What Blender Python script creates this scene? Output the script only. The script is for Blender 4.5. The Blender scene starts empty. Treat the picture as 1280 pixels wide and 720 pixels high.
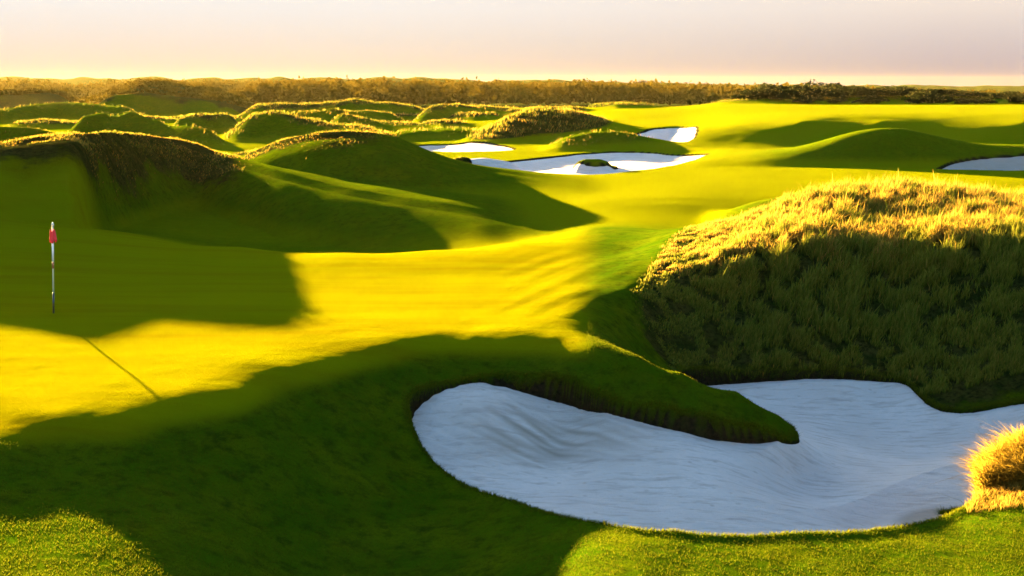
import bpy, math, random
import numpy as np
rng = np.random.default_rng(7); random.seed(7)
sc = bpy.context.scene
COL = sc.collection

# ------------------------------------------------------------------ camera model
F = 1758.0            # focal length in pixels of a 1280 wide picture
H = 5.5               # camera height above the putting green
HORIZON = 100.0
SUN_AZ = 28.0         # degrees to the left of the view direction
SUN_EL = 6.6

def zof(py, Y): return H - (py - HORIZON) / F * Y
def pyof(z, Y): return HORIZON + F * (H - z) / Y

# ------------------------------------------------------------------ noise
def _hash(ix, iy, s):
    n = (ix * 374761393 + iy * 668265263 + s * 1442695041) & 0xFFFFFFFF
    n = ((n ^ (n >> 13)) * 1274126177) & 0xFFFFFFFF
    return ((n ^ (n >> 16)) & 0xFFFF) / 65535.0
def vnoise(x, y, s=0):
    x = np.asarray(x, float); y = np.asarray(y, float)
    ix = np.floor(x).astype(np.int64); iy = np.floor(y).astype(np.int64)
    fx = x - ix; fy = y - iy
    fx = fx * fx * (3 - 2 * fx); fy = fy * fy * (3 - 2 * fy)
    def g(cx, cy, dx, dy):
        a = _hash(cx, cy, s) * 2 * np.pi
        return np.cos(a) * dx + np.sin(a) * dy
    rx = x - ix; ry = y - iy
    a = g(ix, iy, rx, ry); b = g(ix + 1, iy, rx - 1, ry); c = g(ix, iy + 1, rx, ry - 1); d = g(ix + 1, iy + 1, rx - 1, ry - 1)
    return .75 * ((a * (1 - fx) + b * fx) * (1 - fy) + (c * (1 - fx) + d * fx) * fy)
def fbm(x, y, s=0, o=4):
    r = 0; a = 1.0
    for k in range(o):
        r = r + a * vnoise(x * 2 ** k + 13.7 * k, y * 2 ** k - 7.1 * k, s + k); a *= 0.5
    return r
def sstep(a, b, x):
    t = np.clip((x - a) / (b - a), 0, 1); return t * t * (3 - 2 * t)

# ------------------------------------------------------------------ terrain
# scattered heights of the land without its dunes: bearing (as px), distance, height
BASE = []
def P(px, Y, z): BASE.append((px, Y, z))
def Q(px, py, Y): BASE.append((px, Y, zof(py, Y)))
# outer left
for Y, z in ((8, -1.0), (16, -.75), (19, -.62), (20.5, -.35), (22, 0.0), (25, .05), (30, .08), (36, .15), (42, .6), (48, 1.1), (56, 0), (70, 0)): P(-350, Y, z)
# px 0
for Y, z in ((8, -.6), (15, -.5), (18, -.46), (19.3, -.43), (20.2, -.36), (21.0, -.22), (21.9, -.08), (23, -.02), (26, 0), (30, 0), (34, 0), (38, .05), (44, .4), (48, .72), (51, .45), (56, -.7), (60, -.8), (70, -.6), (85, -.4)): P(0, Y, z)
# px 150
for Y, z in ((8, -.8), (15, -.60), (18.5, -.56), (20.0, -.53), (22.0, -.30), (23.3, -.06), (24.5, 0), (28, 0), (33, 0), (40, .05), (48, .2), (52, -.1), (57, -.6), (70, -.6)): P(150, Y, z)
# px 300
for Y, z in ((8, -1.3), (15, -1.05), (18.5, -1.12), (21.5, -.92), (23.5, -.4), (25, -.06), (26.3, 0), (30, 0), (35, 0), (42, 0), (46, .04), (48.5, -.45), (52, -1.05), (60, -1.15), (68, -.95), (80, -.5)): P(300, Y, z)
# px 430
for Y, z in ((8, -2.2), (15, -2.0), (20, -1.75), (22.5, -1.35), (25.5, -.68), (28, -.08), (29.2, 0), (32, 0), (40, 0), (44.8, 0), (47.3, -.45), (51, -1.1), (60, -1.1), (75, -.5)): P(430, Y, z)
# px 540
for Y, z in ((8, -2.0), (16, -1.8), (20.5, -1.66), (23.5, -1.60), (25.5, -1.38), (27.3, -.86), (28.8, -.36), (30.3, 0), (32, 0), (40, 0), (45.5, 0), (48, -.45), (52, -1.1), (60, -1.05), (72, -.5)): P(540, Y, z)
# px 640
for Y, z in ((8, -1.7), (16, -1.45), (20, -1.38), (22.9, -1.42), (24.5, -1.5), (26.2, -1.4), (27.6, -.85), (28.7, -.40), (30.5, 0), (33, 0), (40, 0), (47.5, .0), (50, -.4), (53.5, -.85), (62, -.8), (75, -.45), (90, -.4)): P(640, Y, z)
for px in (590, 690): P(px, 31.2, -.01); P(px, 30.2, -.03); P(px, 29.3, -.22); P(px, 34, 0); P(px, 38, .01)
for px, Y in ((75, 22.9), (225, 24.3), (365, 26.9), (485, 29.2)): P(px, Y, -.01); P(px, Y - 1.2, -.32); P(px, Y + 1.3, .02)
P(762, 32.0, -.32); P(765, 34.0, -.26); P(768, 36, -.12)
# px 740: crest 432, tongue root; fairway behind
P(740, 8, -1.3); P(740, 16, -1.1); P(740, 19.5, -1.08); P(740, 20.8, -1.15); P(740, 22.5, -1.35); P(740, 27.0, -1.2); P(740, 28.0, -.62)
P(740, 29.2, -.06); P(740, 31.2, -.16); P(740, 33.0, -.13); P(740, 35, -.06); P(740, 38, 0.0); P(740, 45, .02); P(740, 52, 0); P(740, 65, -.2); P(740, 85, -.4)
# px 790
P(790, 27.7, -.80); Q(790, 447, 28.7); P(790, 30.4, -.50); P(790, 33.3, -.80); P(790, 35.0, -.60); P(790, 36.6, -.12); P(790, 38, .02); P(790, 45, .05); P(790, 52, .02)
# px 850
P(850, 8, -1.3); P(850, 16, -1.12); P(850, 19, -1.1); P(850, 20.5, -1.12); P(850, 25, -1.6); P(850, 27.3, -.98)
Q(850, 467, 28.35); P(850, 29.7, -1.05); P(850, 31.8, -1.6); P(850, 33.5, -1.65); P(850, 35.5, -1.45); P(850, 37.2, -.55); P(850, 39.0, .10); P(850, 41, .35); P(850, 45, .55); P(850, 49, .35); P(850, 53, -.2); P(850, 65, -.2); P(850, 85, -.4)
# px 920
P(920, 27.5, -1.22); Q(920, 490, 28.35); P(920, 29.7, -1.45); P(920, 31.6, -2.0); P(920, 33, -2.1); P(920, 35.4, -1.95); P(920, 37.5, -.6); Q(920, 324, 39.3); Q(920, 300, 42.5); Q(920, 278, 46.3); P(920, 50, .5); P(920, 56, -.3)
# px 975
P(975, 27.8, -1.48); Q(975, 521, 28.25); P(975, 29.2, -1.7)
# px 1000
P(1000, 8, -1.3); P(1000, 16, -1.2); P(1000, 19.5, -1.18); P(1000, 20.7, -1.18); P(1000, 23.5, -1.7); P(1000, 27, -2.1); P(1000, 32, -2.3); P(1000, 35.2, -1.95); P(1000, 37.5, -.45); Q(1000, 315, 39.2); Q(1000, 285, 42.5); Q(1000, 262, 46); Q(1000, 250, 48.5); P(1000, 52, .9); P(1000, 57, -.3); P(1000, 75, -.5); P(1000, 90, -.4)
# px 1100
P(1100, 19.5, -1.2); P(1100, 20.9, -1.2); P(1100, 28, -2.2); P(1100, 35.0, -1.95); P(1100, 37.3, -.5); Q(1100, 320, 39.0); Q(1100, 290, 43); Q(1100, 257, 47); Q(1100, 237, 50.2); P(1100, 54, 1.0); P(1100, 58, -.3); P(1100, 75, -.6)
# px 1200
P(1200, 8, -1.4); P(1200, 16, -1.22); P(1200, 19.5, -1.2); P(1200, 21.8, -1.2); P(1200, 24, -1.6); P(1200, 28, -2.1); P(1200, 34.2, -1.95); P(1200, 36.5, -.5); Q(1200, 312, 38.4); Q(1200, 285, 42); Q(1200, 258, 46.5); Q(1200, 243, 49.5); P(1200, 53, 1.0); P(1200, 58, -.3)
# px 1280..1700
P(1280, 8, -1.5); P(1280, 16, -1.2); P(1280, 20.5, -1.12); P(1280, 22.4, -1.05); P(1280, 24.0, -1.0); P(1280, 25.4, -1.2); P(1280, 28, -1.9); P(1280, 33.3, -1.95); P(1280, 35.6, -.5); Q(1280, 312, 38); Q(1280, 290, 41.5); Q(1280, 263, 46.5); P(1280, 51, 1.0); P(1280, 58, -.3); P(1280, 75, -.6)
for Y, z in ((8, -1.7), (16, -1.4), (21, -1.2), (24.6, -.8), (27, -1.0), (33, -1.6), (38, .3), (45, .8), (52, .2), (70, -.6)): P(1450, Y, z)
for Y, z in ((8, -1.5), (20, -1.2), (30, -1), (45, 0), (70, -.5)): P(1800, Y, z)
for Y, z in ((8, -1.0), (20, -.3), (30, 0), (45, 1.0), (70, 0)): P(-900, Y, z)
# mid land
for px in (-900, -300, 0, 200, 400): 
    P(px, 100, -.5); P(px, 130, -.5); P(px, 180, -.5); P(px, 250, -1)
P(520, 105, -.5); P(520, 135, -.4); P(520, 200, -.6); P(520, 280, -1)
for px in (620, 700): P(px, 90, -.45); P(px, 105, -.4); P(px, 130, -.2); P(px, 160, .2); P(px, 200, .6); P(px, 260, 0.2)
for px in (780, 850): P(px, 90, -.4); P(px, 106, -.3); P(px, 120, .1); P(px, 140, .75); P(px, 165, 1.2); P(px, 195, 1.45); P(px, 220, 1.2)
P(910, 92, -.35); P(910, 108, -.1); P(910, 122, .15); P(910, 128, .9); P(910, 140, 1.5); P(910, 165, 1.6); P(910, 200, 1.75); P(910, 225, 1.7)
for px in (1000, 1100, 1280, 1600): P(px, 92, -.4); P(px, 105, -.35); P(px, 119, -.2); P(px, 122.5, -.1); P(px, 125.3, .75); P(px, 128.2, 1.6); P(px, 131.5, 1.8); P(px, 165, 1.72); P(px, 200, 1.75); P(px, 225, 1.6)
for px in (-900, 0, 400, 850, 1280, 2000): P(px, 330, -2.5); P(px, 450, -3.6); P(px, 700, -6); P(px, 1000, -9.5); P(px, 1600, -11); P(px, 3000, -12)
BASE = np.array(BASE)
def warp(px, Y): return np.stack([px / 100.0, 10.0 * np.log(Y)], -1)
_c = warp(BASE[:, 0], BASE[:, 1]); _z = BASE[:, 2]
def _ker(r2): return np.power(r2 + 1e-9, 0.8)          # r^1.6
_n = len(_c)
_d2 = ((_c[:, None] - _c[None]) ** 2).sum(-1)
_A = np.zeros((_n + 3, _n + 3)); _A[:_n, :_n] = -_ker(_d2); pass
_A[:_n, _n] = 1; _A[:_n, _n + 1:] = _c; _A[_n, :_n] = 1; _A[_n + 1:, :_n] = _c.T
_w = np.linalg.solve(_A, np.concatenate([_z, np.zeros(3)]))
def base_h(px, Y):
    px = np.clip(px, -900, 2000)
    shp = px.shape; q = warp(px.ravel(), Y.ravel()); out = np.empty(len(q))
    for i in range(0, len(q), 60000):
        b = q[i:i + 60000]
        r2 = (b[:, None, 0] - _c[None, :, 0]) ** 2 + (b[:, None, 1] - _c[None, :, 1]) ** 2
        out[i:i + 60000] = -_ker(r2) @ _w[:_n] + _w[_n] + b @ _w[_n + 1:]
    return out.reshape(shp)

# dunes: crest polyline (px, py, distance), front width, back width, roughness of its cover, sharpness
RIDGES = []
def ridge(pts, wf, wb, rough=0.0, sharp=1.0, tf=1.0, pr=9999, fl=0.0):
    p = np.array(pts, float)
    xs = np.linspace(p[0, 0], p[-1, 0], 1400 if p[-1, 0] - p[0, 0] > 1000 else 400)
    k = np.ones(25) / 25
    def sm(v):
        v = np.interp(xs, p[:, 0], v); vp = np.concatenate([np.full(12, v[0]), v, np.full(12, v[-1])]); return np.convolve(vp, k, 'valid')
    py = sm(p[:, 1]); Yc = sm(p[:, 2]); zc = zof(py, Yc)
    hb = base_h(xs, Yc)
    h = np.maximum(zc - hb, 0)
    t = (xs - xs[0]) / (xs[-1] - xs[0])
    tp = min(.2, 45. / (xs[-1] - xs[0])); h = np.convolve(np.concatenate([np.zeros(15), h, np.zeros(15)]), np.ones(31) / 31, 'valid'); h *= 1 + (.34 if Yc.mean() > 125 else 0) * fbm(xs / 42., xs * 0 + Yc.mean(), 91, 2); h *= sstep(0, tp, t) * sstep(0, tp, 1 - t)
    RIDGES.append((xs, Yc, h, wf, wb, rough, sharp, tf, pr, fl))
def ridge_h(px, Y):
    tot = np.zeros_like(px); rough = np.zeros_like(px); K = 0.25
    for xs, Yc0, h0, wf, wb, rg0, sh, tf, pr, fl in RIDGES:
        m = (px > xs[0]) & (px < xs[-1]); 
        if not m.any(): continue
        p = px[m]; y = Y[m]
        yc = np.interp(p, xs, Yc0); h = np.interp(p, xs, h0)
        wob = 1 + .16 * vnoise(p / 90. + y / 20, y / 12. - p / 110, 5)
        t = np.where(y < yc, (yc - y) / (wf * wob), (y - yc) / (wb * wob))
        prof = np.where(t < 1, (0.5 + 0.5 * np.cos(np.pi * np.clip(t, 0, 1))), 0)
        if sh != 1: prof = prof ** sh
        if fl > 0:
            tt = np.clip((t - fl) / (1 - fl), 0, 1); c2 = (0.5 + 0.5 * np.cos(np.pi * tt)) ** sh
            prof = np.where(y < yc, (1 - .105 * np.minimum(t, fl) / fl) * c2, prof)
        a = h * prof; b = tot[m]
        mx = np.maximum(a, b); df = np.abs(a - b)
        k = K * np.minimum(1, np.minimum(a, b) / .3)
        tot[m] = mx + np.where(df < k, (k - df) ** 2 / (4 * np.maximum(k, 1e-6)), 0)
        tw = t + .45 * fbm(p * y / F / 5., y / 5., 77, 4) * (tf < 1)
        rg = rg0 * np.where(y < yc, sstep(tf + .22, tf - .22, tw), 1) * sstep(pr + 30, pr - 30, p)
        rr = rough[m]; rough[m] = np.where(a >= b, np.where(a > .15, rg * sstep(.15, .5, a), rr), rr)
    return tot, rough

# near left dune, its spur, ledges
ridge([(-900, 200, 52), (-500, 196, 54), (-200, 186, 56), (-60, 181, 55.8), (0, 177, 57.2), (40, 172, 57.6), (78, 167, 57.6), (98, 167, 57.8), (118, 168, 62), (145, 169, 67.5), (175, 171, 72), (240, 178, 78), (290, 197, 74), (350, 214, 69), (430, 234, 65), (500, 246, 63), (560, 254, 61.5), (600, 261, 60.5), (640, 271, 60), (690, 284, 59), (760, 300, 59)], 9.5, 14, 0.95, .68, tf=.55, pr=290, fl=.2)
# second dune
ridge([(270, 215, 84), (300, 196, 83), (340, 180, 82), (385, 168, 81), (430, 163, 80), (480, 166, 80), (505, 174, 80), (540, 191, 80), (590, 207, 80), (660, 217, 80), (740, 230, 78), (800, 245, 76)], 11.5, 13, 0.95, .85, tf=.16, pr=470, fl=.14)
# right small ridge behind big dune
ridge([(850, 292, 57), (880, 278, 57.5), (910, 264, 58), (950, 250, 58.5), (1010, 243, 59), (1100, 240, 59), (1200, 240, 59)], 5, 7, 0, .9)
# right mound
ridge([(840, 203, 100), (900, 197, 101), (980, 189, 101), (1020, 180, 101), (1060, 166, 101), (1095, 159, 101), (1135, 160, 101), (1180, 173, 101), (1215, 181, 101), (1290, 182, 101), (1400, 180, 100), (1600, 180, 100)], 6.5, 16, 0, .8)
# bank in front of sand, dark knoll in middle right
ridge([(665, 186, 117), (700, 173, 118), (730, 166, 119), (765, 164, 120), (800, 170, 120), (845, 181, 119), (890, 192, 118)], 6, 8, .15, .8)
# golden hillside
ridge([(550, 182, 134), (590, 168, 137), (620, 153, 140), (645, 143, 144), (665, 138, 147), (720, 141, 150), (780, 148, 150)], 15, 16, 1, .8)
ridge([(545, 210, 92), (575, 197, 92), (610, 193, 92), (640, 196, 92), (665, 206, 92)], 2.0, 3.0, 1, .8)
ridge([(712, 206, 94), (730, 199, 94), (750, 199, 94), (770, 206, 94)], 1.8, 3.0, 0, .8)
# left mid dunes
ridge([(-100, 156, 112), (0, 158, 112), (40, 160, 111), (75, 168, 110), (110, 176, 108)], 5.5, 12, .1, 1, tf=.28)
ridge([(60, 166, 130), (90, 152, 135), (120, 142, 140), (160, 142, 140), (190, 146, 138), (215, 155, 135), (250, 163, 130), (300, 170, 125)], 7.7, 12, .1, .8, tf=.28)
ridge([(-200, 138, 200), (0, 137, 205), (40, 131, 215), (80, 128, 220), (130, 131, 215), (200, 140, 205)], 12.1, 20, .2, .8, tf=.28)
ridge([(90, 135, 240), (120, 126, 250), (145, 120, 260), (190, 117, 262), (230, 124, 260), (270, 130, 258), (320, 133, 250)], 14.3, 26, .8, .8, tf=.28)
ridge([(205, 158, 160), (225, 147, 163), (250, 142, 165), (275, 141, 166), (295, 147, 165), (310, 158, 162)], 6.05, 12, .6, .7, tf=.28)
ridge([(270, 160, 140), (290, 150, 143), (315, 143, 146), (345, 142, 148), (385, 150, 145), (430, 155, 140), (480, 165, 132), (520, 175, 126)], 12.1, 16, .7, .8, tf=.28)
ridge([(280, 142, 220), (310, 133, 225), (360, 131, 225), (420, 128, 225), (450, 125, 225), (500, 129, 225), (530, 132, 225), (560, 138, 225)], 11, 20, .9, .8, tf=.28)
ridge([(395, 154, 165), (425, 141, 167), (450, 146, 167), (480, 152, 165), (520, 156, 162), (560, 160, 160)], 7.15, 12, .5, .8, tf=.28)
ridge([(330, 150, 185), (370, 140, 190), (420, 138, 190), (470, 140, 190), (520, 144, 190)], 8.8, 18, .4, .8, tf=.28)
ridge([(505, 150, 190), (530, 136, 195), (560, 131, 200), (600, 133, 200), (640, 136, 196), (680, 146, 190)], 9.9, 18, .8, .7, tf=.28)
ridge([(400, 176, 136), (480, 167, 138), (540, 163, 140), (600, 163, 140), (660, 172, 138)], 5.5, 16, .2, .8, tf=.28)
ridge([(600, 140, 235), (660, 134, 240), (740, 135, 240), (820, 135, 240), (880, 134, 240), (920, 140, 235)], 7.7, 20, .6, .8, tf=.28)
for px_, Y_, w_, h_ in ((20, 150, 60, .7), (150, 118, 70, .6), (330, 108, 60, .7), (395, 116, 55, .8), (60, 180, 70, .9), (180, 205, 60, .9), (250, 215, 80, 1.0), (340, 250, 70, 1.3), (430, 200, 50, .9), (470, 240, 60, 1.1),
                       (560, 165, 45, .7), (520, 215, 60, .9), (600, 190, 50, .9), (700, 205, 70, .9), (780, 215, 60, .8), (-60, 130, 60, .8), (480, 108, 45, .5), (90, 262, 70, 1.3)):
    zb_ = float(base_h(np.array([px_ * 1.0]), np.array([Y_ * 1.0]))[0])
    k_ = [(-1, 0, 4), (-.6, .45, 1), (-.15, 1, -2), (.3, .85, 0), (.7, .35, 3), (1, 0, 5)]
    ridge([(px_ + a_ * w_, pyof(zb_ + b_ * h_, Y_ + c_), Y_ + c_) for a_, b_, c_ in k_], Y_ * .035, Y_ * .06, .9, .8, tf=.35)
# right rough ground under the shrubs
ridge([(830, 139, 225), (860, 133, 228), (900, 128, 230), (960, 121, 235), (1020, 124, 238), (1080, 122, 238), (1130, 117, 240), (1180, 118, 240), (1240, 124, 238), (1300, 122, 236), (1450, 120, 235), (1800, 120, 235)], 12.1, 60, 1.0, .8, tf=.28)
# far hills
ridge([(70, 128, 400), (120, 120, 400), (150, 109, 400), (180, 104, 400), (225, 105, 400), (250, 112, 395), (290, 120, 390), (330, 128, 385)], 60, 60, .4, .8)
ridge([(-300, 118, 380), (-50, 115, 380), (10, 114, 380), (60, 114, 380), (95, 119, 380), (115, 127, 380)], 50, 50, .5, .8)
ridge([(-900, 97, 2100), (-200, 96, 2000), (0, 97, 2000), (100, 98, 1900), (250, 98, 1500), (400, 97, 1400), (700, 101, 1400), (900, 106, 1400), (1400, 109, 1400), (2600, 109, 1400)], 300, 400, .5, .8)

def height(x, y, want=False):
    Y = np.maximum(y, 3.5); px = 640 + F * x / Y
    b = base_h(px, Y)
    r, rough = ridge_h(px, Y)
    z = b + r
    # big dune rough zone
    edge = np.interp(Y, [31, 33.5, 35, 37, 42, 50], [900, 850, 790, 785, 815, 862])
    big = sstep(0, 38, px - edge) * sstep(32.5, 34.5, Y) * sstep(57, 50, Y)
    rough = np.maximum(rough, big)
    clump = sstep(1210, 1262, px) * sstep(22.0, 22.6, Y) * sstep(26.6, 25.8, Y)
    rough = np.maximum(rough, clump)
    # undulation
    rough = np.maximum(rough, sstep(285, 320, Y)); amp = np.clip(Y / 60, .25, 2.0)
    z = z + .045 * amp * fbm(x / 5. , y / 5., 3, 3) * sstep(18, 40, Y) + rough * np.clip(Y / 60, .5, 2) * .20 * fbm(x / 2.2 / np.clip(Y / 50, 1, 4), y / 2.2 / np.clip(Y / 50, 1, 4), 9, 3)
    z = z + .30 * sstep(100, 125, Y) * sstep(620, 520, px) * sstep(300, 260, Y) * fbm(x / 9., y / 12., 93, 4) + .012 * fbm(x / .8, y / .8, 21, 3) * sstep(60, 30, Y)
    # rolling swales on the edge of the fairway above the bunker
    sw = sstep(600, 680, px) * sstep(830, 780, px) * sstep(31.5, 33.5, Y) * sstep(47, 41, Y)
    g = x * .93 - (y - 33) * .37
    z = z + .006 * sw * (np.sin(g * 6.5 + 2.5 * vnoise(x / 2, y / 2, 4)) + .8 * vnoise(g * 3.5, (x * .37 + y * .93) / 5, 14))
    z = z + sstep(240, 330, Y) * 2.0 * fbm(x / 60, y / 60, 31, 4)
    if want: return z, rough, r + 0 * z
    return z

# ------------------------------------------------------------------ bunkers (bearing px, distance)
def poly_world(pts, n=6):
    p = np.array([((px - 640) / F * Y, Y) for px, Y in pts])
    out = []; m = len(p)
    for i in range(m):                       # closed Catmull-Rom
        a, b, c, d = p[i - 1], p[i], p[(i + 1) % m], p[(i + 2) % m]
        for k in range(n):
            t = k / n
            out.append(.5 * ((2 * b) + (-a + c) * t + (2 * a - 5 * b + 4 * c - d) * t * t + (-a + 3 * b - 3 * c + d) * t ** 3))
    return np.array(out)
def sdist(poly, x, y):
    """positive inside"""
    inside = np.zeros(x.shape, bool); dmin = np.full(x.shape, 1e9)
    n = len(poly)
    for i in range(n):
        x0, y0 = poly[i]; x1, y1 = poly[(i + 1) % n]
        c = ((y0 > y) != (y1 > y)) & (x < (x1 - x0) * (y - y0) / (y1 - y0 + 1e-12) + x0)
        inside ^= c
        dx, dy = x1 - x0, y1 - y0
        t = np.clip(((x - x0) * dx + (y - y0) * dy) / (dx * dx + dy * dy + 1e-12), 0, 1)
        dmin = np.minimum(dmin, (x - x0 - t * dx) ** 2 + (y - y0 - t * dy) ** 2)
    d = np.sqrt(dmin)
    return np.where(inside, d, -d)
MAIN = [(512, 27.0), (519, 27.6), (545, 28.05), (590, 28.35), (640, 28.45), (700, 28.35), (760, 27.7), (820, 27.4), (880, 27.3), (940, 27.5), (980, 27.7), (998, 28.2),
        (985, 28.9), (950, 29.5), (900, 30.6), (868, 31.9), (850, 33.9), (864, 35.0), (930, 35.5), (1000, 35.4), (1080, 35.2), (1130, 34.8), (1165, 33.6), (1210, 33.1), (1290, 33.0), (1400, 32.5), (1480, 30), (1430, 28.6),
        (1320, 27.3), (1250, 26.6), (1222, 25.2), (1226, 23.4), (1195, 21.85), (1100, 20.95), (1000, 20.72), (910, 20.55), (850, 20.58), (780, 20.82), (700, 21.95), (610, 23.85), (560, 25.0), (525, 26.0)]
_S = np.array([(512, 27, -1.15), (545, 27.9, -.80), (590, 28.1, -.66), (640, 28.2, -.80), (700, 28.2, -1.02), (760, 27.6, -1.07), (850, 27.2, -1.32), (940, 27.4, -1.60), (1000, 28.2, -1.58), (1000, 29.6, -1.75), (1000, 31.5, -2.0),
      (560, 25.4, -1.58), (560, 27, -1.2), (620, 26.9, -1.22), (620, 25.0, -1.65), (700, 26.8, -1.5), (700, 23.2, -1.75), (800, 24.8, -1.75), (850, 21.5, -2.0), (1000, 21.5, -2.1), (1000, 24.5, -2.0), (1100, 25, -2.3), (1200, 24.5, -2.15), (1190, 22.8, -1.95),
      (900, 33, -2.2), (1000, 35.2, -2.02), (1100, 35, -2.02), (1170, 33.3, -2.05), (1280, 32.8, -2.1), (1280, 29, -2.25), (1450, 30, -2.2), (860, 34.5, -2.1)], float)
_sc = warp(_S[:, 0], _S[:, 1]); _sd = ((_sc[:, None] - _sc[None]) ** 2).sum(-1)
_sn = len(_S); _SA = np.zeros((_sn + 1, _sn + 1)); _SA[:_sn, :_sn] = -_ker(_sd); _SA[:_sn, _sn] = 1; _SA[_sn, :_sn] = 1
_sw = np.linalg.solve(_SA, np.concatenate([_S[:, 2], [0]]))
def main_sand(x, y, zg, d):
    px = 640 + F * x / y; q = warp(px, y); out = np.empty(len(q))
    for i in range(0, len(q), 100000):
        b = q[i:i + 100000]; r2 = ((b[:, None] - _sc[None]) ** 2).sum(-1); out[i:i + 100000] = -_ker(r2) @ _sw[:_sn] + _sw[_sn]
    z = out + .030 * fbm(x / 1.3, y / 1.3, 41, 3) + .010 * fbm(x / .25, y / .25, 45, 2)
    # raked furrows running up the left bank
    rk = sstep(720, 600, px)
    z = z + rk * .012 * np.sin((x * .55 + y * .83) * 22 + 3 * vnoise(x, y, 8)) + (1 - rk) * .006 * np.sin((y + .15 * x) * 16 + 4 * vnoise(x / 2, y / 2, 6))
    return np.minimum(z, zg - .05)
def shallow(depth, width):
    def f(x, y, zg, d): return zg - .12 - depth * sstep(0, width, d) + .04 * fbm(x / 2, y / 2, 43, 2)
    return f
BUNKERS = [
 ('near white sand filling the large bunker that curls round the grassy tongue', MAIN, main_sand, .06),
 ('long shaded strip of pale sand beyond the second dune', [(500, 119), (560, 116), (610, 116), (642, 118), (636, 123), (600, 128), (540, 129), (500, 127)], shallow(.25, 3), .3),
 ('wide pale sand waste in the middle distance below the dark knoll', [(585, 91), (640, 89), (700, 88), (760, 88.5), (800, 92), (850, 98), (885, 106), (850, 109), (790, 111.5), (720, 110.5), (660, 105), (600, 98)], shallow(.35, 4), .3),
 ('sunlit white sand on the rising face under a dark lip', [(790, 127), (820, 123), (862, 122), (872, 130), (868, 139), (835, 142), (805, 136)], shallow(.7, 4), .4),
 ('thin bright line of sand behind the smooth right mound', [(1205, 110), (1280, 108), (1400, 108), (1400, 114), (1290, 115.5), (1225, 114)], shallow(.2, 2), .3),
 ('grey shaded sand at the foot of the smooth right mound', [(1170, 93.5), (1230, 92.5), (1400, 92), (1400, 97), (1280, 98), (1200, 96.5)], shallow(.4, 2), .3),
]

# ------------------------------------------------------------------ build the grid
us = np.concatenate([-np.geomspace(3.2, .40, 45)[:-1], np.linspace(-.40, .40, 901), np.geomspace(.40, 3.2, 45)[1:]])
def seg(a, b, s): return np.arange(a, b, s)
Ys = np.concatenate([np.geomspace(4, 16, 30)[:-1], seg(16, 37, .045), seg(37, 50, .08), seg(50, 80, .16), seg(80, 135, .3), seg(135, 260, .8), seg(260, 420, 3), np.geomspace(420, 3000, 90)])
U, YY = np.meshgrid(us, Ys); X = U * YY
Z, ROUGH, RISE = height(X, YY, True)
NR, NC = X.shape
SAND = np.zeros(X.shape); WALL = np.zeros(X.shape)

def link_mesh(name, verts, faces_flat, loopn, mat, smooth=True, attrs=None):
    me = bpy.data.meshes.new(name)
    me.vertices.add(len(verts)); me.vertices.foreach_set('co', np.ascontiguousarray(verts, dtype=np.float32).ravel())
    nf = len(loopn)
    me.loops.add(len(faces_flat)); me.loops.foreach_set('vertex_index', np.ascontiguousarray(faces_flat, dtype=np.int32))
    me.polygons.add(nf); st = np.concatenate([[0], np.cumsum(loopn)[:-1]]).astype(np.int32)
    me.polygons.foreach_set('loop_start', st)
    me.update(calc_edges=True)
    me.polygons.foreach_set('use_smooth', np.full(nf, smooth))
    for k, v in (attrs or {}).items():
        a = me.attributes.new(k, 'FLOAT', 'POINT'); a.data.foreach_set('value', np.ascontiguousarray(v, dtype=np.float32))
    if mat: me.materials.append(mat)
    me.validate()
    o = bpy.data.objects.new(name, me); COL.objects.link(o); return o
def tag(o, label=None, cat=None, group=None, kind=None):
    if label: o['label'] = label
    if cat: o['category'] = cat
    if group: o['group'] = group
    if kind: o['kind'] = kind
    return o

# ------------------------------------------------------------------ materials
def newmat(name):
    m = bpy.data.materials.new(name); m.use_nodes = True; nt = m.node_tree; nt.nodes.clear()
    out = nt.nodes.new('ShaderNodeOutputMaterial'); return m, nt, out
class N:
    def __init__(s, nt): s.nt = nt
    def __call__(s, typ, ins=None, **kw):
        n = s.nt.nodes.new(typ)
        for k, v in kw.items(): setattr(n, k, v)
        for k, v in (ins or {}).items():
            if isinstance(v, bpy.types.NodeSocket): s.nt.links.new(v, n.inputs[k])
            else: n.inputs[k].default_value = v
        return n
def mix(n, f, a, b, blend='MIX'):
    m = n('ShaderNodeMix', data_type='RGBA', blend_type=blend)
    for i, v in ((0, f), (6, a), (7, b)):
        if isinstance(v, bpy.types.NodeSocket): n.nt.links.new(v, m.inputs[i])
        else: m.inputs[i].default_value = v if i == 0 else (*v, 1)
    return m.outputs[2]
def ramp(n, v, p0, p1):
    return n('ShaderNodeMapRange', {0: v, 1: p0, 2: p1}).outputs[0]
def noise(n, vec, scale, detail=3, rough=.6):
    return n('ShaderNodeTexNoise', {'Vector': vec, 'Scale': scale, 'Detail': detail, 'Roughness': rough}).outputs['Fac']

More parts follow.
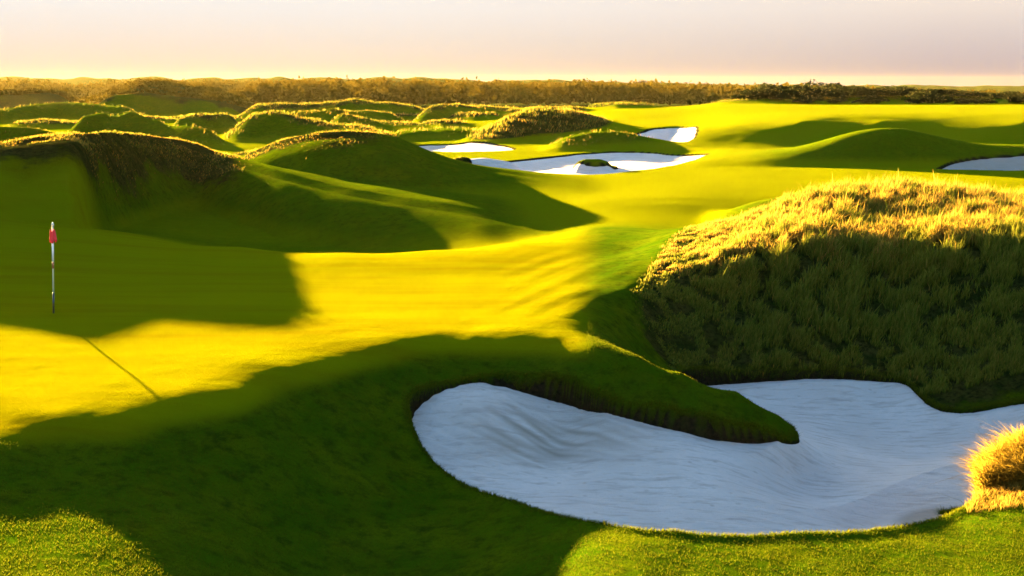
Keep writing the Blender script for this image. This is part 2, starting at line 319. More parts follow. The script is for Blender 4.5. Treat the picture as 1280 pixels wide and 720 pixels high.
def ground_mat():
    m, nt, out = newmat('links_turf'); n = N(nt)
    pos = n('ShaderNodeNewGeometry').outputs['Position']
    rough = n('ShaderNodeAttribute', attribute_name='rough').outputs['Fac']
    wall = n('ShaderNodeAttribute', attribute_name='wall').outputs['Fac']
    close = n('ShaderNodeAttribute', attribute_name='close').outputs['Fac']
    big = noise(n, pos, .11, 3); mid = noise(n, pos, .9, 4); fine = noise(n, pos, 14, 3, .7); blade = noise(n, pos, 60, 2, .7)
    turf = mix(n, ramp(n, big, .35, .65), (.033, .085, .0010), (.050, .102, .0012))
    turf = mix(n, ramp(n, mid, .42, .66), turf, (.075, .112, .0015)); m2 = noise(n, pos, 3.2, 5, .7); turf = mix(n, ramp(n, m2, .48, .66), turf, (.026, .050, .0015))
    f2 = n('ShaderNodeMath', {0: ramp(n, fine, .5, .75), 1: .55}, operation='MULTIPLY').outputs[0]
    turf = mix(n, f2, turf, (.030, .048, .002))
    green = mix(n, ramp(n, big, .3, .7), (.175, .195, .0006), (.205, .215, .0008))
    stv = n('ShaderNodeMapping', {'Vector': pos, 'Rotation': (0, 0, .25), 'Scale': (.12, .9, 1)}).outputs[0]
    green = mix(n, ramp(n, noise(n, stv, 1.0, 4, .6), .42, .72), green, (.165, .150, .0006))
    far = n('ShaderNodeAttribute', attribute_name='far').outputs['Fac']; green = mix(n, far, green, (.155, .182, .0007))
    turf = mix(n, close, turf, green)
    r1 = noise(n, pos, 1.6, 5, .7); r2 = noise(n, pos, 7, 4, .75)
    rg = mix(n, ramp(n, r1, .38, .62), (.020, .036, .004), (.060, .066, .012))
    rg = mix(n, ramp(n, r2, .45, .65), rg, (.018, .022, .004))
    edge = n('ShaderNodeMath', {0: rough, 1: r1}, operation='ADD').outputs[0]
    c = mix(n, ramp(n, edge, .75, 1.05), turf, rg)
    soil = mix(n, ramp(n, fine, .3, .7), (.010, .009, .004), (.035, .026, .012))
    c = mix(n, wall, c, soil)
    hsum = n('ShaderNodeMath', {0: fine, 1: blade}, operation='ADD').outputs[0]
    b1 = n('ShaderNodeBump', {'Strength': 1.0, 'Distance': .10, 'Height': hsum})
    hb = n('ShaderNodeMath', {0: r2, 1: rough}, operation='MULTIPLY').outputs[0]
    b2 = n('ShaderNodeBump', {'Strength': .8, 'Distance': .25, 'Height': hb, 'Normal': b1.outputs[0]})
    bs = n('ShaderNodeBsdfPrincipled', {'Base Color': c, 'Roughness': .9, 'Normal': b2.outputs[0], 'Specular IOR Level': .0})
    nt.links.new(bs.outputs[0], out.inputs[0]); return m
def sand_mat():
    m, nt, out = newmat('bunker_sand'); n = N(nt)
    pos = n('ShaderNodeNewGeometry').outputs['Position']
    a = noise(n, pos, .7, 5, .65); b = noise(n, pos, 9, 4, .7); g = noise(n, pos, 45, 3, .7)
    c = mix(n, ramp(n, a, .35, .68), (.57, .475, .385), (.48, .395, .315))
    dots = n('ShaderNodeTexVoronoi', {'Vector': pos, 'Scale': 2.6}).outputs['Distance']; c = mix(n, ramp(n, dots, .16, .04), c, (.40, .33, .26)); c = mix(n, ramp(n, b, .45, .75), c, (.48, .42, .355))
    dir_ = n('ShaderNodeMapping', {'Vector': pos, 'Rotation': (0, 0, math.radians(28)), 'Scale': (.55, 2.6, 1)}).outputs[0]; stn = noise(n, dir_, 2.4, 4, .65)
    c = mix(n, ramp(n, stn, .50, .72), c, (.37, .30, .235))
    damp_and_shade = n('ShaderNodeAttribute', attribute_name='damp_and_shade').outputs['Fac']
    c = mix(n, damp_and_shade, c, (.24, .19, .13))  # near bunker: brown damp sand; far shaded bunkers: shade painted into the colour
    st = n('ShaderNodeVectorMath', {0: pos, 1: (.9, 6.0, 1)}, operation='MULTIPLY').outputs[0]
    s = noise(n, st, 3.0, 3, .6)
    h = n('ShaderNodeMath', {0: b, 1: s}, operation='ADD').outputs[0]
    b1 = n('ShaderNodeBump', {'Strength': .5, 'Distance': .06, 'Height': h})
    b2 = n('ShaderNodeBump', {'Strength': .8, 'Distance': .03, 'Height': g, 'Normal': b1.outputs[0]})
    bs = n('ShaderNodeBsdfPrincipled', {'Base Color': c, 'Roughness': .9, 'Normal': b2.outputs[0], 'Specular IOR Level': .2})
    nt.links.new(bs.outputs[0], out.inputs[0]); return m
def blade_mat(name, cols, trans=.35):
    """cols: base colour, tip colour, second tip colour"""
    m, nt, out = newmat(name); n = N(nt)
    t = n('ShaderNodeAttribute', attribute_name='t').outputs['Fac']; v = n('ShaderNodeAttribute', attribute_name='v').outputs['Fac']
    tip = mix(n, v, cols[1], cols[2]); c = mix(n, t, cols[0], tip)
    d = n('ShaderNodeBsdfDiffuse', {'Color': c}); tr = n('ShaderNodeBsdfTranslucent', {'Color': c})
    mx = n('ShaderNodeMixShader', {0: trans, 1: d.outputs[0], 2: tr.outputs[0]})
    nt.links.new(mx.outputs[0], out.inputs[0]); return m
def plain(name, col, rough=.5, metal=0, var=.0):
    m, nt, out = newmat(name); n = N(nt)
    pos = n('ShaderNodeNewGeometry').outputs['Position']
    c = mix(n, ramp(n, noise(n, pos, 30, 3), .3, .7), tuple(x * (1 - var) for x in col), col)
    bs = n('ShaderNodeBsdfPrincipled', {'Base Color': c, 'Roughness': rough, 'Metallic': metal})
    nt.links.new(bs.outputs[0], out.inputs[0]); return m
M_G = ground_mat(); M_S = sand_mat()
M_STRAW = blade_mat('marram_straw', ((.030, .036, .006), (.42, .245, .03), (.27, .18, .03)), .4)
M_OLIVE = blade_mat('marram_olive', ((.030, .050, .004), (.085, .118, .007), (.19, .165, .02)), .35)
M_GOLD = blade_mat('golden_fescue', ((.12, .085, .010), (.27, .18, .020), (.21, .15, .014)), .55)
M_TURF = blade_mat('turf_blades', ((.02, .042, .002), (.06, .092, .003), (.11, .100, .004)), .4)
M_LEAF = blade_mat('shrub_leaves', ((.008, .013, .003), (.018, .028, .005), (.035, .035, .008)), .2)
M_WOOD = blade_mat('wood_leaves', ((.055, .042, .003), (.085, .064, .004), (.105, .075, .005)), .12)

# ------------------------------------------------------------------ cut bunkers, make sand sheets
_idx = np.arange(NR * NC).reshape(NR, NC)
for k, (label, pts, fs, wd) in enumerate(BUNKERS):
    poly = poly_world(pts)
    x0, y0 = poly.min(0) - .6; x1, y1 = poly.max(0) + .6
    m = (X > x0) & (X < x1) & (YY > y0) & (YY < y1)
    xs, ys, zg = X[m], YY[m], Z[m]
    sc_ = .03 if k == 0 else .35
    wobx = sc_ * fbm(xs / (sc_ * 6), ys / (sc_ * 6), 51, 2)
    d = sdist(poly, xs + wobx, ys + wobx)
    if k == 2: d = np.minimum(d, (np.hypot((640 + F * xs / ys - 744) / 27, (ys - 95.5) / 2.4) - 1) * 2)
    zs = fs(xs, ys, zg, np.maximum(d, 0))
    dz = .10 if k == 0 else .15
    t = sstep(0, wd, d)
    if k == 0:   # rounded turf lip swelling along the rim
        zg = zg + .03 * np.exp(-((d + .12) / .12) ** 2)
    Z[m] = np.where(d > 0, zg * (1 - t) + (zs - dz) * t, zg)
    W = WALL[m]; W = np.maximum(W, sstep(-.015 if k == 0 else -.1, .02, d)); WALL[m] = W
    D = np.full(X.shape, -9.0); D[m] = d; ZS = np.zeros(X.shape); ZS[m] = zs
    lim = .005 if k == 0 else .02
    ok = D > lim
    q = ok[:-1, :-1] | ok[1:, :-1] | ok[:-1, 1:] | ok[1:, 1:]
    inb = D > -8
    q &= inb[:-1, :-1] & inb[1:, :-1] & inb[:-1, 1:] & inb[1:, 1:]
    r, c = np.nonzero(q)
    fa = np.stack([_idx[r, c], _idx[r, c + 1], _idx[r + 1, c + 1], _idx[r + 1, c]], 1)
    u_, inv = np.unique(fa, return_inverse=True)
    V = np.stack([X.ravel()[u_], YY.ravel()[u_], ZS.ravel()[u_]], 1)
    px_ = 640 + F * V[:, 0] / V[:, 1]
    damp_and_shade = np.zeros(len(V))
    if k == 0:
        damp_and_shade = np.clip(sstep(1.15, .6, np.hypot((px_ - 1165) / 52, (V[:, 1] - 24.6) / 1.0)) * .75
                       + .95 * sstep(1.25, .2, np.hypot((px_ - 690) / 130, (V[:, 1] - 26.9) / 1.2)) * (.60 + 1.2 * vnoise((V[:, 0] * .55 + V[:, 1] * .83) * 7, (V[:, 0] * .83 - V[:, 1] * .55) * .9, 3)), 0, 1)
    if k == 5: damp_and_shade[:] = .75  # shade at the mound's foot painted as darker sand, not wetness
    if k == 1: damp_and_shade[:] = .4  # shaded strip: its shade is painted in as darker sand too
    o = link_mesh('bunker_sand', V, inv.ravel(), np.full(len(fa), 4), M_S, attrs={'damp_and_shade': damp_and_shade})
    tag(o, kind='structure')
PXG = 640 + F * X / YY
CLOSE = sstep(21.2, 22.6, YY) * sstep(60, 50, YY) * sstep(760, 700, PXG) * (1 - ROUGH)
CLOSE = np.maximum(CLOSE, np.where((YY > 52) & (YY < 280), sstep(52, 60, YY) * (.55 + .35 * sstep(500, 800, PXG)) * (1 - ROUGH) * (1 - .75 * sstep(.15, .7, RISE)), 0))
CLOSE = np.where((Z < -.10) & (YY < 34), CLOSE * sstep(-.34, -.10, Z), CLOSE)
V = np.stack([X.ravel(), YY.ravel(), Z.ravel()], 1)
fa = np.stack([_idx[:-1, :-1], _idx[:-1, 1:], _idx[1:, 1:], _idx[1:, :-1]], -1).reshape(-1, 4)
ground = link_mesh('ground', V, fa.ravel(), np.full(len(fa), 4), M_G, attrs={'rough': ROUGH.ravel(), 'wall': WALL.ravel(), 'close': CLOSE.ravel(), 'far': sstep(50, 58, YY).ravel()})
tag(ground, kind='structure')
# lookup on the finished grid
def gz(x, y):
    u = x / y; ci = np.clip(np.searchsorted(us, u) - 1, 0, NC - 2); ri = np.clip(np.searchsorted(Ys, y) - 1, 0, NR - 2)
    fu = np.clip((u - us[ci]) / (us[ci + 1] - us[ci]), 0, 1); fy = np.clip((y - Ys[ri]) / (Ys[ri + 1] - Ys[ri]), 0, 1)
    return (Z[ri, ci] * (1 - fu) + Z[ri, ci + 1] * fu) * (1 - fy) + (Z[ri + 1, ci] * (1 - fu) + Z[ri + 1, ci + 1] * fu) * fy
def gat(A, x, y):
    u = x / y; ci = np.clip(np.searchsorted(us, u), 0, NC - 1); ri = np.clip(np.searchsorted(Ys, y), 0, NR - 1); return A[ri, ci]

# ------------------------------------------------------------------ grass
def blades(name, x, y, h, w, mat, lean=.35, wind=(.5, -.2), seg=2, z=None, tmax=None):
    n = len(x); z = gz(x, y) - .02 if z is None else z
    a = rng.uniform(0, 2 * np.pi, n); dx, dy = np.cos(a), np.sin(a)
    la = rng.uniform(0, 2 * np.pi, n); ll = np.abs(rng.normal(0, lean, n)) * h
    lx = np.cos(la) * ll + wind[0] * h * rng.uniform(.2, 1, n) * .5; ly = np.sin(la) * ll + wind[1] * h * rng.uniform(.2, 1, n) * .5
    w2 = w / 2; v = rng.random(n)
    p = []; tt = []
    fr = [0, .55] if seg == 2 else [0]
    for f in fr:
        cx = x + lx * f ** 1.7; cy = y + ly * f ** 1.7; cz = z + h * f
        ww = w2 * (1 - .25 * f)
        p.append(np.stack([cx - dx * ww, cy - dy * ww, cz], 1)); p.append(np.stack([cx + dx * ww, cy + dy * ww, cz], 1)); tt += [np.full(n, f), np.full(n, f)]
    p.append(np.stack([x + lx, y + ly, z + h * (1 - .15 * ll / (h + 1e-6))], 1)); tt.append(np.ones(n))
    k = len(p); V = np.stack(p, 1).reshape(-1, 3); T = np.stack(tt, 1).ravel(); VV = np.repeat(v, k)
    b = (np.arange(n) * k)[:, None]
    if seg == 2:
        f4 = b + np.array([[0, 1, 3, 2]]); f3 = b + np.array([[2, 3, 4]])
        flat = np.concatenate([f4, f3], 1).ravel(); ln = np.tile([4, 3], n)
    else:
        flat = (b + np.array([[0, 1, 2]])).ravel(); ln = np.full(n, 3)
    return link_mesh(name, V, flat, ln, mat, smooth=False, attrs={'t': T, 'v': VV})
def scatter(n, px0, px1, Y0, Y1, pw=1.0):
    px = rng.uniform(px0, px1, n); Y = Y0 + (Y1 - Y0) * rng.random(n) ** pw
    return (px - 640) / F * Y, Y
def clumpy(x, y, s, thr=.0, seed=0):
    c = fbm(x / s, y / s, 61 + seed, 3); return c
exec_grass = True
if exec_grass:
    # ---- big right dune
    x, y = scatter(420000, 700, 1420, 34.0, 54, 1.1)
    ro = gat(ROUGH, x, y); c = clumpy(x, y, .55); keep = (rng.random(len(x)) < ro) & (c > -.17 + .24 * rng.random(len(x))) & (gat(WALL, x, y) < .1)
    x, y, c = x[keep], y[keep], c[keep]
    edge = np.interp(y, [31, 33.5, 35, 37, 42, 50], [900, 850, 790, 785, 815, 862]); inn = sstep(10, 210, 640 + F * x / y - edge)
    top = sstep(38.2, 40.0, y + .4 * vnoise(x, y, 3)) 
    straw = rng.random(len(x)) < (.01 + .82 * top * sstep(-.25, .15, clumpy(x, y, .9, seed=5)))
    h = (.12 + .55 * np.clip(c + .32, 0, 1)) * rng.uniform(.5, 1.35, len(x)) * np.where(rng.random(len(x)) < .03, 1.5, 1) * (.55 + .45 * sstep(35, 38, y)) * (.25 + .75 * inn)
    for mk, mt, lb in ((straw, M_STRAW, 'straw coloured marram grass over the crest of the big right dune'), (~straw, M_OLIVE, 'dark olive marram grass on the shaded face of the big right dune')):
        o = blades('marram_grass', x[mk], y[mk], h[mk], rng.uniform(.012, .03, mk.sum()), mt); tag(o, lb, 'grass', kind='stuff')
    # ---- left dune, ledges and golden hillside and every rough dune beyond
    x, y = scatter(520000, -90, 1370, 56, 250, 1.5)
    ro = gat(ROUGH, x, y); c = clumpy(x, y, 1.6)
    keep = (rng.random(len(x)) < ro * 1.0) & (c > -.2 + .3 * rng.random(len(x)))
    x, y, c = x[keep], y[keep], c[keep]
    h = np.where(y < 100, .65, 1.0) * (.10 + .30 * np.clip(c + .3, 0, 1)) * rng.uniform(.6, 1.3, len(x)) * np.clip(y / 100, .8, 1.4)
    st = rng.random(len(x)) < np.where(y > 205, .25, .45 + .5 * fbm(x / 9, y / 9, 83, 2))
    for mk, mt, lb in ((st, M_STRAW, 'tawny marram grass on the crests of the distant dunes'), (~st, M_OLIVE, 'dull green marram grass on the distant dunes')):
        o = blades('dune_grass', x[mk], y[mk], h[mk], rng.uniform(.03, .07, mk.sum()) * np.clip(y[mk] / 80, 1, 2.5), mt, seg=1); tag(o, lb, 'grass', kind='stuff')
    # ---- turf fringe over the bunker rim
    poly = poly_world(MAIN, 40)
    nxt = np.roll(poly, -1, 0); dv = nxt - poly; L = np.hypot(dv[:, 0], dv[:, 1]); nrm = np.stack([dv[:, 1], -dv[:, 0]], 1) / L[:, None]
    cum = np.cumsum(L); N_ = 60000; s = rng.uniform(0, cum[-1], N_); i = np.searchsorted(cum, s); i = np.clip(i, 0, len(poly) - 1)
    ca = poly[i] + dv[i] * rng.random((N_, 1))
    off = -np.abs(rng.normal(0, .07, N_)) + .03
    sgn = 1.0
    test = sdist(poly_world(MAIN), poly[:50, 0] + nrm[:50, 0] * .05, poly[:50, 1] + nrm[:50, 1] * .05)
    if test.mean() < 0: sgn = -1.0
    q = ca + nrm[i] * sgn * off[:, None]
    wx = .05 * fbm(q[:, 0] / .3, q[:, 1] / .3, 51, 2); q = q - wx[:, None]
    dd = gat(WALL, q[:, 0], q[:, 1]) < .6
    q = q[dd]; o = blades('rim_grass', q[:, 0], q[:, 1], rng.uniform(.03, .09, len(q)), rng.uniform(.006, .014, len(q)), M_TURF, lean=.8); tag(o, 'short turf fringe hanging over the rim of the near bunker', 'grass', kind='stuff')
    # ---- foreground turf
    x, y = scatter(520000, -60, 1340, 16.0, 33, 1.0)
    keep = (gat(WALL, x, y) < .1) & (clumpy(x, y, .35) > -.25) & (gat(CLOSE, x, y) < .4)
    x, y = x[keep], y[keep]
    o = blades('turf_grass', x, y, rng.uniform(.02, .055, len(x)), rng.uniform(.008, .018, len(x)), M_TURF, lean=.7, seg=1); tag(o, 'short uneven turf on the foreground slope around the near bunker', 'grass', kind='stuff')

# ---- golden clump on the near right rim
def tussock(name, label, cx, cy, rx, ry, n, h, mat, cat='grass clump', grp=None):
    r = np.sqrt(rng.random(n)); a = rng.uniform(0, 2 * np.pi, n)
    x = cx + rx * r * np.cos(a); y = cy + ry * r * np.sin(a)
    dome = np.sqrt(np.clip(1 - r ** 2, 0, 1)); c = fbm(x / .22, y / .22, 71, 2)
    z0 = gz(x, y) - .03 + dome * h * .35 * (1 + c)
    o = blades(name, x, y, h * (.35 + .45 * dome) * rng.uniform(.45, 1.05, n) * (1 + .9 * c), rng.uniform(.008, .018, n), mat, lean=.95, z=z0)
    tag(o, label, cat, grp); return o
tussock('grass_clump', 'bright golden long grass clump on the bunker rim at the right edge', (1284 - 640) / F * 23.4, 23.4, 1.05, .7, 60000, .56, M_GOLD)
x, y = scatter(9000, 1205, 1330, 21.6, 26.5); kk = (gat(WALL, x, y) < .1) & (rng.random(len(x)) < .7); x, y = x[kk], y[kk]; hh = .10 + .16 * np.clip(fbm(x / .4, y / .4, 87, 2) + .2, 0, 1)
tag(blades('rim_tufts', x, y, hh, rng.uniform(.006, .014, len(x)), M_STRAW, lean=.7), 'sparse golden tufts round the foot of the golden grass clump', 'grass', kind='stuff')
tussock('green_tussock', 'small dark green tussock on the sand beside the golden grass clump', (1192 - 640) / F * 25.0, 25.0, .28, .28, 5000, .22, M_TURF, 'tussock')

# ------------------------------------------------------------------ flagstick
def tube(name, p0, p1, r0, r1, mat, parent=None, seg=14):
    p0 = np.array(p0, float); p1 = np.array(p1, float)
    V = []; 
    for p, r in ((p0, r0), (p1, r1)):
        for k in range(seg): a = 2 * math.pi * k / seg; V.append((p[0] + r * math.cos(a), p[1] + r * math.sin(a), p[2]))
    V.append(tuple(p0)); V.append(tuple(p1)); fl = []; ln = []
    for k in range(seg):
        j = (k + 1) % seg; fl += [k, j, seg + j, seg + k]; ln.append(4)
    for k in range(seg):
        j = (k + 1) % seg; fl += [2 * seg, j, k, 2 * seg + 1, seg + k, seg + j]; ln += [3, 3]
    o = link_mesh(name, np.array(V), np.array(fl), np.array(ln), mat); 
    if parent: o.parent = parent
    return o
fy = 33.2; fx = (67 - 640) / F * fy; fz = float(gz(np.array([fx]), np.array([fy]))[0])
flag = bpy.data.objects.new('flagstick', None); COL.objects.link(flag); flag.location = (fx, fy, fz)
tag(flag, 'thin golf flagstick with furled red flag standing on the shaded green', 'flagstick')
M_WHITE = plain('pole_white', (.72, .72, .66), .35); M_BLACK = plain('pole_black', (.02, .02, .02), .4); M_RED = plain('flag_red', (.75, .02, .02), .7, var=.2); M_CREAM = plain('pole_cream', (.62, .60, .38), .4); M_RUST = plain('band_rust', (.28, .10, .03), .6)
def zl(py): return (390 - py) / F * fy
def xl(py): return -(390 - py) * .012 / F * fy
def seg_(name, a, b, r, m): return tube(name, (xl(a), 0, zl(a)), (xl(b), 0, zl(b)), r, r, m, flag)
seg_('lower_sleeve', 392, 364, .022, M_BLACK); seg_('pole', 364, 280, .019, M_CREAM); seg_('grip_band', 334, 326, .026, M_RUST); seg_('upper_sleeve', 324, 301, .024, M_WHITE)
tube('finial', (xl(280), 0, zl(280)), (xl(276), 0, zl(276)), .038, .012, M_WHITE, flag)
# furled flag wrapped and drooping round the pole
V = []; fl = []; ln = []; rows = 14; cols = 30
for i in range(rows):
    t = i / (rows - 1); zc = zl(286) * (1 - t) + zl(301) * t
    for k in range(cols):
        a = 2 * math.pi * k / cols; rr = (.050 + .028 * t) * (1 + .28 * math.sin(4 * a + 2.5 * t)) * (1 - .35 * (t > .93))
        V.append((xl(290) + rr * math.cos(a) + .018 * t, rr * math.sin(a) * .9, zc - .03 * math.sin(3 * a)))
for i in range(rows - 1):
    for k in range(cols): j = (k + 1) % cols; fl += [i * cols + k, i * cols + j, (i + 1) * cols + j, (i + 1) * cols + k]; ln.append(4)
o = link_mesh('flag', np.array(V), np.array(fl), np.array(ln), M_RED); o.parent = flag

# ------------------------------------------------------------------ leafy things
def leaf_cloud(name, blobs, per, size, mat):
    """blobs: (cx,cy,cz,rx,ry,rz)"""
    P_ = []
    for b in blobs:
        v = rng.normal(size=(per, 3)); v /= np.linalg.norm(v, axis=1)[:, None]; v[:, 2] = np.abs(v[:, 2]) * 1.0 - .25 * rng.random(per)
        r = rng.uniform(.72, 1.06, per)[:, None] * (1 + .18 * np.sin(v[:, :1] * 5 + b[0]) * np.cos(v[:, 1:2] * 4))
        P_.append(np.array(b[:3]) + v * r * np.array(b[3:]))
    P_ = np.concatenate(P_); n = len(P_)
    a = rng.normal(size=(n, 3)); a /= np.linalg.norm(a, axis=1)[:, None]; b_ = np.cross(a, rng.normal(size=(n, 3))); b_ /= np.linalg.norm(b_, axis=1)[:, None]
    s = size * rng.uniform(.5, 1.3, n)[:, None]
    V = np.stack([P_ - a * s, P_ + b_ * s * .6, P_ + a * s, P_ - b_ * s * .6], 1).reshape(-1, 3)
    v = rng.random(n); t = np.clip(rng.random(n) * .5 + .5, 0, 1)
    return link_mesh(name, V, np.arange(4 * n), np.full(n, 4), mat, smooth=False, attrs={'t': np.repeat(t, 4), 'v': np.repeat(v, 4)})
# far woodland band
bl = []
for i in range(1300):
    left = i > 900; px = rng.uniform(-200, 340) if left else rng.uniform(250, 1500); Y = rng.uniform(760, 900) if left else rng.uniform(430, 560); x = (px - 640) / F * Y
    top = np.interp(px, [250, 300, 330, 420, 600, 800, 950, 1280, 1500], [120, 110, 101, 97, 100, 103, 106, 116, 117]) + rng.normal(0, .6) - 5.5 * max(-.12, float(fbm(np.array(px / 38.), np.array(3.3), 97, 3))) - (Y - 430) * .004
    if left: top = np.interp(px, [-200, 0, 60, 100, 130, 200, 340], [97, 98, 99, 106, 99, 98, 99]) + rng.normal(0, .7)
    zt = zof(top + rng.uniform(0, 1.5), Y); zb = float(gz(np.array([x]), np.array([Y]))[0])
    r = rng.uniform(2.2, 4.5) * (1.8 if left else 1); hh = max(zt - zb, 3)
    bl.append((x, Y, zb + hh * .5, r, r, hh * .5))
    if rng.random() < .9: bl.append((x + rng.normal(0, 2), Y - rng.uniform(0, 6), zb + hh * .25, r * 1.1, r, hh * .3))
wood = leaf_cloud('far_woodland', bl, 90, .75, M_WOOD); tag(wood, 'hazy brown belt of far woodland along the horizon', 'woodland', kind='stuff')
bl = []
for i in range(260):
    px = rng.uniform(105, 330); Y = rng.uniform(360, 410); x = (px - 640) / F * Y; z = float(gz(np.array([x]), np.array([Y]))[0]); r = rng.uniform(.8, 2.0); bl.append((x, Y, z + .2, r * 1.5, r, r * .6))
tag(leaf_cloud('hill_scrub', bl, 60, .5, M_WOOD), 'brown scrub covering the rounded hill left of the woodland', 'scrub', kind='stuff')
# low scrub on the hill at far left
bl = []
for i in range(120):
    px = rng.uniform(-60, 100); Y = rng.uniform(372, 392); x = (px - 640) / F * Y; z = float(gz(np.array([x]), np.array([Y]))[0]); r = rng.uniform(.9, 2.0); bl.append((x, Y, z + .3, r * 1.3, r, r * .8))
tag(leaf_cloud('hill_scrub', bl, 70, .5, M_WOOD), 'dark low scrub on the far left hill before the water', 'scrub', kind='stuff')
# shrubs on the right skyline: prototypes, then copies
protos = []
for k in range(6):
    b = [(0, 0, .9, 1.3, 1.1, .95)]
    for j in range(7): a = rng.uniform(0, 6.28); d = rng.uniform(.4, 1.5); b.append((d * math.cos(a), d * math.sin(a) * .8, rng.uniform(.4, 1.1), rng.uniform(.45, .85), rng.uniform(.4, .8), rng.uniform(.4, .75)))
    o = leaf_cloud('coastal_shrub', b, 240, .14, M_LEAF); protos.append(o)
spots = [(px_, py_, Y_, s_) for px_, py_, Y_, s_ in (
    (945, 113, 236, 1.2), (962, 107, 246, 1.7), (985, 109, 246, 1.5), (1003, 108, 240, 1.3), (1020, 105, 246, 1.9), (1040, 108, 240, 1.7), (1058, 111, 246, 1.4), (1078, 110, 240, 1.4), (1098, 114, 246, 1.3),
    (1121, 108, 244, 2.0), (1143, 113, 246, 1.3), (1162, 111, 242, 1.7), (1178, 114, 240, 1.3), (1195, 115, 246, 1.4), (1213, 114, 242, 1.5), (1232, 116, 246, 1.4), (1252, 116, 240, 1.5), (1272, 117, 246, 1.5),
    (952, 110, 232, 1.3), (994, 112, 234, 1.4), (1012, 110, 250, 1.6), (1049, 110, 234, 1.5), (1068, 109, 250, 1.6), (1110, 111, 236, 1.6), (1132, 110, 250, 1.6), (1153, 113, 236, 1.5), (1186, 112, 250, 1.6), (1204, 115, 236, 1.4), (1222, 115, 250, 1.4), (1243, 116, 236, 1.4), (1263, 115, 250, 1.5),
    (930, 118, 234, 1.0), (1010, 121, 228, 1.0), (1090, 122, 228, 1.1), (1150, 122, 226, 1.5), (1165, 124, 224, 1.3), (1230, 126, 226, 1.0), (1050, 124, 228, .8), (1205, 126, 228, .9), (975, 121, 230, .9), (1275, 127, 226, 1.1))]
spots.sort(key=lambda t: t[0])
TRAIT = ['broad rounded', 'low spreading', 'tall domed', 'ragged topped', 'dense squat', 'lopsided']
def where(px):
    return 'above the sunlit plateau'
back = [s for s in spots if s[2] >= 231]; front = [s for s in spots if s[2] < 231]
ordn = ['leftmost', 'second', 'third', 'fourth', 'fifth', 'sixth', 'seventh', 'eighth', 'ninth', 'tenth', 'eleventh', 'twelfth', 'thirteenth', 'fourteenth', 'fifteenth', 'sixteenth', 'seventeenth', 'eighteenth', 'nineteenth', 'twentieth', 'twenty-first', 'twenty-second', 'twenty-third', 'twenty-fourth', 'twenty-fifth', 'twenty-sixth', 'twenty-seventh', 'twenty-eighth', 'twenty-ninth', 'thirtieth', 'thirty-first', 'thirty-second', 'thirty-third', 'thirty-fourth']
used = set()
for lst, row in ((back, 'skyline row'), (front, 'lower row below the skyline')):
    for i, (px_, py_, Y_, s_) in enumerate(lst):
        p = protos[(i * 5 + (0 if lst is back else 3)) % 6]
        if p.name in used: o = p.copy(); COL.objects.link(o)
        else: o = p; used.add(p.name)
        x_ = (px_ - 640) / F * Y_; z_ = float(gz(np.array([x_]), np.array([Y_]))[0]); zt = zof(py_, Y_)
        sz = max((zt - z_) / 1.5, .55) if lst is back else s_ * .8
        o.location = (x_, Y_, z_ - .15); o.rotation_euler = (0, 0, rng.uniform(0, 6.28)); o.scale = (s_ * 1.5, s_ * 1.5, sz)
        n_ = ordn[i]; side = n_ if n_ == 'leftmost' else n_ + ' from the left'
        tag(o, f"dark {'large' if s_ > 1.6 else 'small' if s_ < 1.15 else 'rounded'} shrub, {side} in the {row} at right", 'shrub', 'coastal shrubs along the right skyline')
for p in protos:
    if p.name not in used: bpy.data.objects.remove(p)

# ------------------------------------------------------------------ water, haze
wm, nt, out = newmat('sea_water'); n = N(nt)
pos = n('ShaderNodeNewGeometry').outputs['Position']
bw = n('ShaderNodeBump', {'Strength': .3, 'Distance': .3, 'Height': noise(n, pos, .2, 4)})
bs = n('ShaderNodeBsdfPrincipled', {'Base Color': (.05, .07, .08, 1), 'Roughness': .12, 'Normal': bw.outputs[0]}); nt.links.new(bs.outputs[0], out.inputs[0])
wv = np.array([(-8500, 900, -9), (8500, 900, -9), (8500, 3300, -9), (-8500, 3300, -9)], float)
tag(link_mesh('water', wv, np.arange(4), np.array([4]), wm), kind='structure')

def box(name, lo, hi, mat):
    x0, y0, z0 = lo; x1, y1, z1 = hi
    V = np.array([(x0, y0, z0), (x1, y0, z0), (x1, y1, z0), (x0, y1, z0), (x0, y0, z1), (x1, y0, z1), (x1, y1, z1), (x0, y1, z1)])
    f = np.array([[0, 3, 2, 1], [4, 5, 6, 7], [0, 1, 5, 4], [1, 2, 6, 5], [2, 3, 7, 6], [3, 0, 4, 7]])
    return link_mesh(name, V, f.ravel(), np.full(6, 4), mat, smooth=False)
hm, nt, out = newmat('haze_air'); n = N(nt)
pv = n('ShaderNodeVolumePrincipled', {'Color': (.92, .84, .35, 1), 'Density': .000009, 'Anisotropy': .35}); nt.links.new(pv.outputs[0], out.inputs['Volume'])
tag(box('haze', (-9500, -30, -16), (9500, 3350, 13), hm), 'warm evening haze lying over the links', 'haze', kind='stuff')

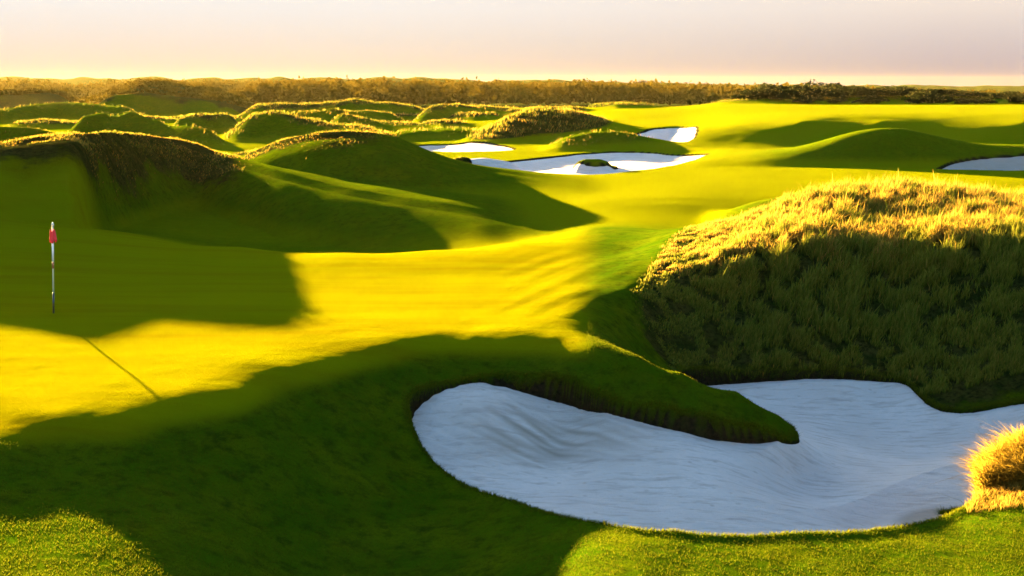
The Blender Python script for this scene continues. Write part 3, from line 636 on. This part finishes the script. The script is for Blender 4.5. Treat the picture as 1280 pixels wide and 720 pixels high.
# ------------------------------------------------------------------ light, sky
w = bpy.data.worlds.new('World'); sc.world = w; w.use_nodes = True; nt = w.node_tree; n = N(nt)
bg = nt.nodes['Background']
sky = nt.nodes.new('ShaderNodeTexSky'); sky.sky_type = 'NISHITA'; sky.sun_disc = False
sky.sun_elevation = math.radians(SUN_EL); sky.sun_rotation = math.radians(-SUN_AZ)
sky.air_density = 1.0; sky.dust_density = 2.0; sky.ozone_density = 1.5
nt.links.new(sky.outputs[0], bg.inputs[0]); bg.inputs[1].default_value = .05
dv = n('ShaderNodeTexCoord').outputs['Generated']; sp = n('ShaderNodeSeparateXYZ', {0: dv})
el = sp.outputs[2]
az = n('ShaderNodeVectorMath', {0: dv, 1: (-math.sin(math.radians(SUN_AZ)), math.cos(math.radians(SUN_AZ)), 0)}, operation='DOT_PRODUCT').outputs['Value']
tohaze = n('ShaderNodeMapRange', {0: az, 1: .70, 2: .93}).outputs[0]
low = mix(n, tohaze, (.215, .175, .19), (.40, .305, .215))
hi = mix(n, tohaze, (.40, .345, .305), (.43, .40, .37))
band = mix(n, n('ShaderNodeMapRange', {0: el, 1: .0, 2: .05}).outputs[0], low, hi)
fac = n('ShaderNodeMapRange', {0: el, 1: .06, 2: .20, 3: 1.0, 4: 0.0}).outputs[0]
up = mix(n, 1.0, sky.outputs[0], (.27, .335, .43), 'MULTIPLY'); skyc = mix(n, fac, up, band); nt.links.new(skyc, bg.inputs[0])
sd = bpy.data.lights.new('sun', 'SUN'); sd.energy = 4.6; sd.angle = math.radians(.5); sd.color = (1, .60, .22)
so = bpy.data.objects.new('sun', sd); COL.objects.link(so)
from mathutils import Vector
a, e = math.radians(SUN_AZ), math.radians(SUN_EL)
dirv = Vector((-math.sin(a) * math.cos(e), math.cos(a) * math.cos(e), math.sin(e)))
so.rotation_euler = dirv.to_track_quat('Z', 'Y').to_euler(); so.location = (-30, 30, 60)

cd = bpy.data.cameras.new('camera'); cam = bpy.data.objects.new('camera', cd); COL.objects.link(cam)
cam.location = (0, 0, H); cam.rotation_euler = (math.radians(90), 0, 0)
cd.sensor_width = 36; cd.lens = F / 1280 * 36; cd.shift_y = -(360 - HORIZON) / 1280; cd.clip_end = 30000; cd.clip_start = .2
sc.camera = cam
sc.render.engine = 'CYCLES'; sc.cycles.use_denoising = True; sc.cycles.max_bounces = 6; sc.cycles.volume_bounces = 0
sc.view_settings.view_transform = 'Standard'; sc.view_settings.look = 'None'; sc.view_settings.gamma = 1; sc.view_settings.use_curve_mapping = False
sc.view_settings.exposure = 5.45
